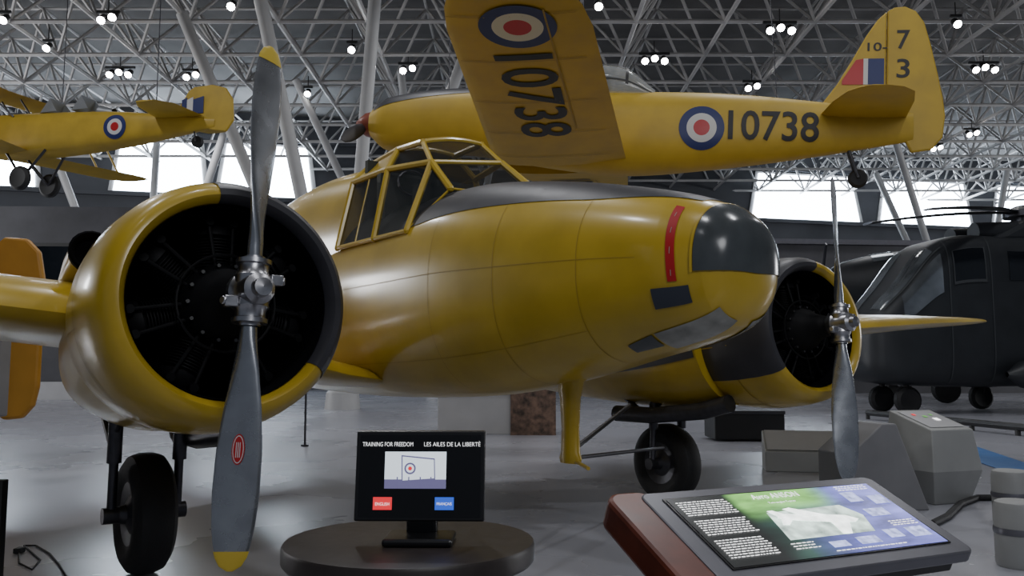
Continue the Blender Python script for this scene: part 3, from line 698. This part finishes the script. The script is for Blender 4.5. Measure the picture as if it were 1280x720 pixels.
# ================================================================ HELICOPTER
hx = thing('helicopter', 'dark grey helicopter with large cockpit windows parked at right', 'helicopter', (9.45, 23.6, 0), (0, 0, pi+R(8)))
hx.scale = (1.13, 1.13, 1.13)
XS = Surf([(.0, 1.3, 1.7, .35), (-.10, 1.0, 2.05, .7), (-.40, .8, 2.5, .92), (-1.0, .70, 3.15, 1.04), (-1.75, .66, 4.05, 1.1), (-2.1, .65, 4.28, 1.12), (-4, .65, 4.38, 1.12), (-7.5, .7, 4.4, 1.1), (-9.5, 1.3, 4.1, .8), (-13, 2.2, 3.6, .35), (-16, 2.7, 3.4, .2)], 5.5)
hfz = XS.loft(-16, 0, 60, 56).build('fuselage', M['heli'], hx)
for s in (1, -1):
    XS.patch(-.42, -1.72, R(s*2), R(s*36), .02, 12, 12).build('windscreen_pane', M['hglass'], hfz)
    XS.patch(-.85, -1.85, R(s*52), R(s*88), .02, 12, 12).build('quarter_window', M['hglass'], hfz)
    XS.patch(-2.15, -2.95, R(s*58), R(s*86), .02, 8, 10).build('door_window', M['hdark'], hfz)
    XS.patch(-3.6, -4.3, R(s*62), R(s*86), .02, 8, 10).build('cabin_window', M['hdark'], hfz)
    fm = MB()
    for x in (-2.0, -3.1, -4.9): XS.patch(x, x-.03, R(s*20), R(s*150), .012, 1, 20, fm)
    for x in (-2.12, -2.95): XS.patch(x, x-.03, R(s*58), R(s*86), .024, 1, 10, fm)
    for a in (58, 86): XS.patch(-2.12, -2.98, R(s*a), R(s*(a+1.0)), .024, 6, 1, fm)
    XS.patch(-.45, -1.9, R(s*38), R(s*42), .025, 10, 2, fm)
    fm.build('door_seam', M['hseam'], hfz)
    MB().lathe([(-1.4, .1), (-1.1, .3), (0, .38), (1.0, .32), (1.4, .06)], (-4.6, s*1.35, .95), (1, 0, 0), 20).build('sponson', M['heli'], hx)
    for x0 in (-1.15, -4.6):
        y0 = s*(.55 if x0 > -2 else 1.45)
        MB().lathe([(-.1, .12), (-.12, .26), (-.06, .33), (.06, .33), (.12, .26), (.1, .12)], (x0, y0, .33), (0, 1, 0), 24, caps=True).cyl((x0, y0, .33), (x0, y0*.85, 1.0), .07).build('landing_wheel', M['rub'], hx)
    MB().cyl((-3.2, s*.45, 4.5), (-4.8, s*.5, 4.55), .24, .28, 20).build('engine_intake', M['heli'], hx)
MB().prism([(-3.2, -.8, 4.2), (-4.4, -.8, 4.8), (-7, -.8, 4.8), (-8.2, -.8, 4.3)], (0, 1.6, 0)).build('engine_housing', M['heli'], hx, smooth=False, bevel=.15)
MB().cyl((-5, 0, 4.7), (-5, 0, 5.2), .18, n=16).lathe([(0, .5), (.15, .5), (.3, .2)], (-5, 0, 5.0), (0, 0, 1), 20, caps=True).build('rotor_hub', M['dsteel'], hx)
for a, dr in ((6, .45), (28, .4), (150, .4), (-120, .4)):
    d = Vector((math.cos(R(a)), math.sin(R(a)), 0)); n = Vector((-d.y, d.x, 0)); rows = []
    for k in range(12):
        r = .5+4.2*k/11; c = .2 if k > 1 else .1; z = 5.1-dr*(k/11)**1.6
        rows.append([Vector((-5, 0, z))+d*r+n*c*math.cos(q)+Vector((0, 0, .03*math.sin(q))) for q in [2*pi*j/10 for j in range(10)]])
    MB().grid(rows, True, 0, True, True).build('rotor_blade', M['dsteel'], hx)
MB().prism([(-15.2, -.08, 3.3), (-16.6, -.08, 5.4), (-17.3, -.08, 5.4), (-16.3, -.08, 2.9)], (0, .16, 0)).build('tail_fin', M['heli'], hx, smooth=False)
# dark propeller aircraft farther back, left of the helicopter
dk = thing('dark_transport_aircraft', 'dark grey propeller aircraft nose visible behind and left of the helicopter', 'aircraft', (12.4, 33, 0), (0, 0, pi-R(6)))
DS = Surf([(0, 4.5, 4.9, .2), (-.25, 4.1, 5.2, .5), (-1, 3.7, 5.5, .8), (-2.2, 3.4, 5.75, 1.0), (-6, 3.1, 5.8, 1.1), (-10, 3.4, 5.6, .9)], 2.3)
ds = DS.loft(-10, 0, 30, 36).build('fuselage', M['heli'], dk)
for s in (1, -1): DS.patch(-1.6, -2.4, R(s*4), R(s*50), .02, 6, 8).build('windscreen_pane', M['hglass'], ds)
MB().lathe([(0, .3), (.25, .22), (.45, .02)], (0, 0, 4.7), (1, 0, 0), 20).build('spinner', M['dsteel'], dk)
for k in range(3):
    a = R(30+120*k); MB().box((.15, .8*math.sin(a), 4.7+.8*math.cos(a)), (.05, .2, 1.5), (-a, 0, 0)).build('propeller_blade', M['dsteel'], dk)
for s in (1, -1):
    wing([(s*.8, -2.6, 2.6, 3.7, .4), (s*6, -3.2, 1.6, 3.9, .2), (s*6.4, -3.6, .8, 3.9, .08)]).build('wing', M['heli'], dk)
    MB().cyl((-3.4, s*2.2, .5), (-3.4, s*2.0, 3.7), .12).build('main_leg', M['dsteel'], dk)
    MB().lathe([(-.14, .2), (-.16, .45), (-.06, .5), (.06, .5), (.16, .45), (.14, .2)], (-3.4, s*2.4, .5), (0, 1, 0), 24, caps=True).build('main_wheel', M['rub'], dk)
MB().cyl((-9, 0, .3), (-9, 0, 3.6), .1).lathe([(-.1, .1), (-.1, .3), (.1, .3), (.1, .1)], (-9, 0, .3), (0, 1, 0), 20, caps=True).build('tail_wheel', M['rub'], dk)

# ================================================================ BACKGROUND EXHIBITION PIECES
dp = thing('display_partition', 'long dark exhibition partition with a framed screen under the hanging biplane', 'partition', (-19, 34, 0), (0, 0, R(3)))
MB().box((0, 0, 3.9), (12, .5, 7.8)).build('panel', M['case'], dp, smooth=False)
MB().box((.4, -.28, 5.4), (4.2, .06, 1.8)).build('screen_frame', M['hous'], dp, smooth=False)
MB().box((.4, -.33, 5.4), (3.9, .04, 1.5)).build('screen', M['hdark'], dp, smooth=False)
MB().box((0, -.3, .35), (12, .3, .7)).build('plinth_board', M['pwht'], dp, smooth=False)
d2 = thing('display_partition', 'long dark exhibition partition beneath the bright right-hand windows', 'partition', (16, 42, 0), (0, 0, R(5)))
MB().box((0, 0, 3.7), (26, .5, 7.4)).build('panel', M['case'], d2, smooth=False)
MB().box((0, -.3, 7.5), (26, .7, .25)).build('top_rail', M['rail'], d2, smooth=False)
p = onz(618, 543, 0)
pl = thing('display_plinth', 'off-white rectangular display plinth on the floor below the yellow fuselage', 'plinth', (p.x, p.y+.5, 0), (0, 0, R(-4)))
MB().box((0, 0, .38), (2.1, 1.0, .76)).build('body', M['pwht'], pl, smooth=False, bevel=.01)
MB().box((0, 0, .77), (2.16, 1.06, .03)).build('top_panel', M['pwht'], pl, smooth=False)
pb = tag(MB().prism([(.35, -.62, 0), (1.20, -.62, 0), (1.20, -.56, .88), (.75, -.56, .95), (.35, -.56, .84)], (0, -.03, 0)).build('poster_board', M['brown'], smooth=False), 'mottled brown picture board leaning against the front of the off-white plinth', 'picture board')
pb.location = (p.x, p.y+.5, 0); pb.rotation_euler = (0, 0, R(-4))
p = onz(938, 552, 0)
bx = thing('equipment_case', 'low black case on the floor behind the far propeller and wheel', 'case', (p.x, p.y+.4, 0))
MB().box((0, 0, .25), (1.2, .8, .44)).build('body', M['hous'], bx, smooth=False, bevel=.02)
MB().box((0, 0, .49), (1.22, .82, .06)).build('lid', M['case'], bx, smooth=False, bevel=.01)
a = onz(1085, 524, 0); b = onz(1340, 552, 0)
br_ = thing('barrier_rail', 'long low black barrier rail crossing the floor before the helicopter', 'rail', (a.x, a.y, 0))
q = Vector((b.x-a.x, b.y-a.y, 0)); rl = MB().cyl((0, 0, .16), q+Vector((0, 0, .16)), .07, n=8); rl.build('bar', M['hous'], br_)
for k in range(6): MB().cyl(q*(k/5), q*(k/5)+Vector((0, 0, .16)), .05, n=8).build('foot', M['hous'], br_)
fs = [onz(1130, 545, .006), onz(1175, 543, .006), onz(1300, 585, .006), onz(1275, 596, .006)]
tag(MB().prism([tuple(v) for v in fs], (0, 0, .004)).build('floor_strip', M['blufl'], smooth=False), 'blue strip on the floor behind the grey plinths at right', 'floor marking')

# ---- display stands
def wedge(p, w, d, h0, h1, rot, label, mt):
    t = thing('display_stand', label, 'display stand', (p.x, p.y, 0), (0, 0, rot))
    b = MB(); v = [(-w*.36, -d*.36, 0), (w*.36, -d*.36, 0), (w*.36, d*.36, 0), (-w*.36, d*.36, 0), (-w/2, -d/2, h0*.45), (w/2, -d/2, h0*.45), (w/2, d/2, h0*.45), (-w/2, d/2, h0*.45), (-w*.42, -d*.42, h0), (w*.42, -d*.42, h0), (w*.42, d*.42, h1), (-w*.42, d*.42, h1)]
    b.add(v, [(0, 3, 2, 1)]+[(i, (i+1) % 4, 4+(i+1) % 4, 4+i) for i in range(4)]+[(4+i, 4+(i+1) % 4, 8+(i+1) % 4, 8+i) for i in range(4)]+[(8, 9, 10, 11)])
    b.build('body', mt, t, smooth=False, bevel=.01)
    sl = (h1-h0)/(d*.84)
    def T(x, y, o=.006): return Vector((x, y, h0+(y+d*.42)*sl+o))
    def sq(cx, cy, r, m, nm): MB().quad(T(cx-r, cy-r, .012), T(cx+r, cy-r, .012), T(cx+r, cy+r, .012), T(cx-r, cy+r, .012)).build(nm, m, t, smooth=False)
    MB().quad(T(-w*.34, -d*.33), T(w*.34, -d*.33), T(w*.34, d*.33), T(-w*.34, d*.33)).build('display_panel', M['pwht'], t, smooth=False)
    sq(-.01, .05, .022, M['egreen'], 'green_button'); sq(.06, -.02, .028, M['etxt'], 'white_button'); sq(-.10, .10, .018, M['ered'], 'red_button'); sq(.10, .09, .016, M['egreen'], 'green_button')
p = onz(1188, 632, 0)
wedge(p+Vector((0, .3, 0)), .60, .6, .68, .84, R(20), 'light grey faceted display stand with small coloured lit buttons on top', M['plinth'])
p = onz(1110, 640, 0)
t = thing('display_stand', 'darker grey wedge-shaped display stand behind the lit reading panel', 'display stand', (p.x, p.y, 0), (0, 0, R(12)))
MB().prism([(-.35, 0, 0), (.42, 0, 0), (.12, 0, .76), (-.02, 0, .76), (-.35, 0, .50)], (0, .5, 0)).build('body', M['plinth2'], t, smooth=False, bevel=.012)
p = onz(1015, 592, 0)
t = thing('display_stand', 'low sloping white information stand beside the far propeller tip', 'display stand', (p.x, p.y+.1, 0), (0, 0, R(-12)))
MB().prism([(-.5, 0, 0), (-.5, .5, 0), (-.5, .5, .46), (-.5, 0, .24)], (1.0, 0, 0)).build('body', M['plinth'], t, smooth=False, bevel=.01)
MB().quad((-.47, .02, .262), (.47, .02, .262), (.47, .48, .465), (-.47, .48, .465)).build('sign_face', M['pwht'], t, smooth=False)
for (u, v, h, lab) in ((1266, 655, .43, 'grey metal canister standing farther back at the right edge'), (1276, 708, .41, 'grey metal canister nearest the camera at the right edge')):
    p = onz(u, v, 0)
    t = thing('canister', lab, 'canister', (p.x, p.y, 0))
    MB().lathe([(0, .13), (.02, .14), (h-.04, .14), (h-.01, .13), (h, .11)], (0, 0, 0), (0, 0, 1), 28, caps=True).build('body', M['plinth'], t)
    MB().lathe([(h*.5, .143), (h*.5+.02, .147), (h*.5+.04, .143)], (0, 0, 0), (0, 0, 1), 28).build('band', M['rail'], t)
pts = [onz(u, v, .03) for u, v in ((1165, 655), (1185, 645), (1200, 630), (1222, 622), (1250, 622), (1290, 626))]
tag(MB().tube(pts, .03, 10).build('floor_hose', M['rub']), 'thick black hose curving over the floor between stand and canisters', 'hose')
pts = [onz(u, v, .008) for u, v in ((24, 690), (24, 704), (40, 712), (50, 700), (30, 682), (45, 682), (62, 692), (74, 706), (84, 722), (92, 740))]
pc = thing('power_cable', 'thin black power cable with plug lying on the floor at lower left', 'cable', (pts[0].x, pts[0].y, 0))
MB().tube([p-Vector((pts[0].x, pts[0].y, 0)) for p in pts], .006, 8).build('cord', M['rub'], pc)
MB().box((0, 0, .02), (.05, .07, .035)).build('plug', M['rub'], pc, bevel=.006)
t = thing('post_cabinet', 'slim grey metal cabinet on a thin post at the very left edge below the wing', 'cabinet', (-5.0, 8.2, 0))
MB().box((0, 0, 1.27), (.14, .2, .98)).build('body', M['plinth2'], t, smooth=False, bevel=.02)
MB().box((.0, -.103, 1.3), (.10, .006, .8)).build('face_plate', M['dsteel'], t, smooth=False)
MB().cyl((-.04, 0, 0), (-.04, 0, .80), .02, n=10).build('post', M['dsteel'], t)
MB().cyl((-.04, 0, 0), (-.04, 0, .03), .14, n=20).build('foot', M['dsteel'], t)
p0 = onz(381, 558, 0)
t = thing('thin_stand', 'thin dark rod stand on the floor between the two aircraft wheels', 'stand', (p0.x, p0.y, 0))
MB().cyl((0, 0, .02), (0, 0, .85), .018, n=8).build('rod', M['dsteel'], t); MB().cyl((0, 0, 0), (0, 0, .03), .06, n=20).build('foot', M['dsteel'], t)
q0 = onz(-6, 760, 0)
t = thing('barrier_post', 'black upright barrier post cut off by the left edge in the foreground', 'post', (q0.x-.012, q0.y, 0))
MB().box((0, 0, .33), (.06, .06, .66)).build('upright', M['kbase'], t, smooth=False, bevel=.006)
MB().box((-.05, 0, .012), (.26, .26, .024)).build('base_plate', M['kbase'], t, smooth=False)

# ================================================================ KIOSK
kx, ky = -.303, 2.55
kt = thing('kiosk_table', 'round black-brown kiosk table in the foreground under the monitor', 'table', (kx, ky, 0))
MB().lathe([(.68, .33), (.685, .362), (.695, .37), (.735, .37), (.743, .366), (.745, .355), (.745, .001)], (0, 0, 0), (0, 0, 1), 64, caps=False).build('tabletop', M['ktop'], kt)
MB().lathe([(0, .30), (.02, .305), (.68, .305)], (0, 0, 0), (0, 0, 1), 48, caps=True).build('drum_base', M['kbase'], kt)
mn = thing('monitor', 'black touch-screen monitor showing a language menu on the round kiosk', 'monitor', (-.268, 2.52, .745), (0, 0, R(-1)))
MT = R(7); MW, MHt, MC = .378, .258, .192
def mz(a, b, o=0): return Vector((a, -.03+o*-1+b*math.sin(MT), MC+b*math.cos(MT)))
bd = MB(); c = [mz(-MW/2, -MHt/2), mz(MW/2, -MHt/2), mz(MW/2, MHt/2), mz(-MW/2, MHt/2)]; bd.prism(c, (0, .035, 0)); bd.build('casing', M['bez'], mn, smooth=False, bevel=.005)
scr = MB().quad(mz(-MW/2+.012, -MHt/2+.012, .002), mz(MW/2-.012, -MHt/2+.012, .002), mz(MW/2-.012, MHt/2-.012, .002), mz(-MW/2+.012, MHt/2-.012, .002)).build('screen', M['scr'], mn, smooth=False)
MB().box((0, .04, .05), (.09, .05, .10)).build('neck', M['bez'], mn, bevel=.01, smooth=False)
MB().box((0, -.02, .012), (.2, .15, .022)).build('foot', M['bez'], mn, bevel=.008, smooth=False)
def mp_(u, v): return ((u-528)/418.0, (595-v)/418.0)
def rect(mb, u0, v0, u1, v1, o, mi=0):
    a, b = mp_(u0, v0); c_, d = mp_(u1, v1); mb.quad(mz(a, d, o), mz(c_, d, o), mz(c_, b, o), mz(a, b, o), mi)
tx = MB()
def mt_(body, u, v, w, h, o=.004, mb=tx, bold=-.006):
    a, b = mp_(u, v); text(mb, body, w/418, h/418, lambda p, q: mz(a+p, b+q, o), bold)
mt_('TRAINING FOR FREEDOM', 488, 557, 62, 5.2); mt_('LES AILES DE LA LIBERTÉ', 567, 556.3, 69, 6.4)
mt_('ENGLISH', 483.5, 628, 17, 3.6, .006); mt_('FRANÇAIS', 558.5, 628, 18, 4, .006)
tx.build('screen_text', M['mtxt'], scr, smooth=False)
pic = MB(); rect(pic, 485, 566, 560, 610, .003, 0); rect(pic, 485, 599, 560, 610, .0035, 1)
def pquad(pts, o, mi):
    v = [mz(*mp_(*p), o) for p in pts]; pic.add(v, [(3, 2, 1, 0)], mi)
pquad([(505, 570), (546, 574), (547, 599), (506, 602)], .004, 1); pquad([(506.5, 571.8), (544.8, 575.5), (545.6, 597.6), (507.3, 600.3)], .0045, 0)
for u in (500, 514, 528, 541): rect(pic, u, 596, u+1.5, 606, .005, 1)
a_, b_ = mp_(516, 586); roundel(lambda p, q: mz(a_+p, b_+q, .005), 7/418, ((1, 1), (.7, 0), (.35, 2)), pic)
pic.build('screen_picture', [M['esky'], M['efield'], M['ered']], scr, smooth=False)
bt = MB(); rect(bt, 472, 620, 495, 635, .004, 0); bt.build('screen_button', M['ered'], scr, smooth=False)
bt = MB(); rect(bt, 547, 620, 570, 635, .004, 0); bt.build('screen_button', M['eblue'], scr, smooth=False)

# ================================================================ READING PANEL
W_, D_ = .863, .397; SL = math.atan2(.16, .363); ryaw = math.atan2(.365, .782)
fl_ = Vector((.495, 2.0, 0)); 
rp = thing('reading_panel', 'sloping grey-framed lit information panel with red-brown wooden end in right foreground', 'information panel', (fl_.x, fl_.y, 0), (0, 0, ryaw))
def rz(s, t, h=0):  # s metres along, t metres up slope
    return Vector((s, t*math.cos(SL)-h*math.sin(SL), .75+t*math.sin(SL)+h*math.cos(SL)))
def slab(pts, h0, h1, mb=None):
    mb = mb or MB(); n = len(pts); mb.add([rz(a, b, h0) for a, b in pts]+[rz(a, b, h1) for a, b in pts], [tuple(reversed(range(n))), tuple(range(n, 2*n))]+[(i, (i+1) % n, n+(i+1) % n, n+i) for i in range(n)]); return mb
def rr(x0, y0, x1, y1, r, n=6):
    out = []
    for cx, cy, a in ((x1-r, y1-r, 0), (x0+r, y1-r, 90), (x0+r, y0+r, 180), (x1-r, y0+r, 270)):
        out += [(cx+r*math.cos(R(a+90*k/n)), cy+r*math.sin(R(a+90*k/n))) for k in range(n+1)]
    return out
slab(rr(0, 0, W_, D_, .03), -.035, 0).build('panel_frame', M['rail'], rp, smooth=False, bevel=.006)
slab(rr(-.10, -.05, .05, D_+.02, .05), -.09, -.004).build('wooden_end', M['wood'], rp, smooth=False, bevel=.012)
slab(rr(.02, .03, W_-.02, D_-.03, .02), -.08, -.034).build('panel_back', M['hous'], rp, smooth=False)
x0, x1, y0, y1 = .055, W_-.05, .045, D_-.04
sc = slab([(x0, y0), (x1, y0), (x1, y1), (x0, y1)], .0005, .003).build('lit_screen', M['scr'], rp, smooth=False)
XX = lambda q: x0+(x1-x0)*q; YY = lambda q: y0+(y1-y0)*q
def sr(mb, a, b, c, d, h, mi=0): mb.quad(rz(XX(a), YY(b), h), rz(XX(c), YY(b), h), rz(XX(c), YY(d), h), rz(XX(a), YY(d), h), mi)
def pg(mb, pts, h, mi=0): mb.add([rz(XX(a), YY(b), h) for a, b in pts], [tuple(range(len(pts)))], mi)
g = MB(); sr(g, .01, .015, .99, .985, .004); g.build('backlit_graphic', M['egrad'], sc, smooth=False)
g = MB(); pg(g, [(.33, .26), (.73, .26), (.77, .50), (.72, .68), (.36, .66)], .0046); g.build('picture_ground', M['eground'], sc, smooth=False)
# central picture of a twin-engine aircraft seen from above
g = MB()
def pl2(pts, h=.0052): pg(g, [(.56+a*.9, .47+b) for a, b in pts], h)
pl2([(-.20, .10), (-.17, .155), (.02, .10), (.14, .05), (.185, -.02), (.15, -.06), (.04, -.03), (-.12, .04)])
pl2([(-.06, .08), (-.13, .22), (-.09, .235), (.05, .085)], .0053); pl2([(.03, -.02), (.02, -.20), (.065, -.21), (.12, -.05)], .0053)
pl2([(-.19, .12), (-.215, .21), (-.185, .215), (-.14, .135)], .0053); pl2([(-.18, .10), (-.21, .0), (-.18, -.01), (-.13, .07)], .0053)
g.build('aircraft_picture', M['epale'], sc, smooth=False)
for i, (a, b, c, d) in enumerate(((.79, .70, .86, .86), (.80, .46, .90, .58), (.76, .14, .83, .26), (.87, .12, .96, .26), (.60, .10, .70, .20), (.47, .10, .55, .18), (.90, .64, .975, .78))):
    g = MB(); sr(g, a, b, c, d, .006, 0); g.build('small_picture', M['epic'], sc, smooth=False)
random.seed(3)
def lines(ya, n, xa, xb, st=.032, wd=(.006, .022), skip=()):
    g = MB()
    for k in range(n):
        y = ya-k*st
        if k in skip: continue
        x = xa
        while x < xb-.01:
            w = random.uniform(*wd); sr(g, x, y, min(x+w, xb), y+.010, .0062); x += w+.005
    g.build('text_block', M['etxt'], sc, smooth=False)
lines(.90, 7, .03, .25); lines(.62, 7, .03, .25); lines(.34, 8, .03, .24); lines(.95, 3, .80, .96, .03); lines(.36, 3, .84, .97, .03); lines(.05, 1, .46, .8); lines(.20, 3, .31, .42, .035)
g = MB()
text(g, 'Avro ANSON', .17, .024, lambda a, b: rz(XX(.48)+a, YY(.90)+b, .007), .0)
text(g, 'Twin-engine Trainer', .10, .011, lambda a, b: rz(XX(.48)+a, YY(.79)+b, .007))
g.build('title_text', M['etxt'], sc, smooth=False)
for s in (.12, W_-.06):
    MB().tube([rz(s, .2, -.07), Vector((s, .2, .5)), Vector((s, .24, .03))], .02, 10).build('leg', M['hous'], rp)
    MB().box((s, .22, .012), (.06, .42, .024)).build('foot', M['hous'], rp, smooth=False)

# ================================================================ LIGHT
w = bpy.data.worlds.new('world'); S.world = w; w.use_nodes = True
w.node_tree.nodes['Background'].inputs[0].default_value = (.66, .74, .9, 1); w.node_tree.nodes['Background'].inputs[1].default_value = .19
def area(x, y, z, e, size, col=(.96, .97, 1), tgt=None):
    l = bpy.data.lights.new('area_light', 'AREA'); l.shape = 'DISK'; l.size = size; l.energy = e; l.color = col
    o = bpy.data.objects.new('area_light', l); COL.objects.link(o); o.location = (x, y, z)
    if tgt: o.rotation_euler = (Vector(tgt)-Vector((x, y, z))).to_track_quat('-Z', 'Y').to_euler()
for x, y, e in ((-7, 5, 230), (0, 2.5, 190), (7, 6, 230), (-3, 12, 270), (5, 14, 270), (-12, 16, 300), (13, 18, 240), (1, 24, 260), (-4, -3, 50)):
    area(x, y, 12.4, e, .8)
area(-15, 36, 12, 350, 4); area(16, 36, 12, 250, 4)
# added fill lights, no visible fixture, aimed up to brighten roof and truss
area(-34, 24, 7, 3000, 5, tgt=(-8, 32, 15)); area(46, 28, 7, 3200, 5, tgt=(16, 36, 15)); area(4, -6, 8, 600, 5, tgt=(4, 30, 18))
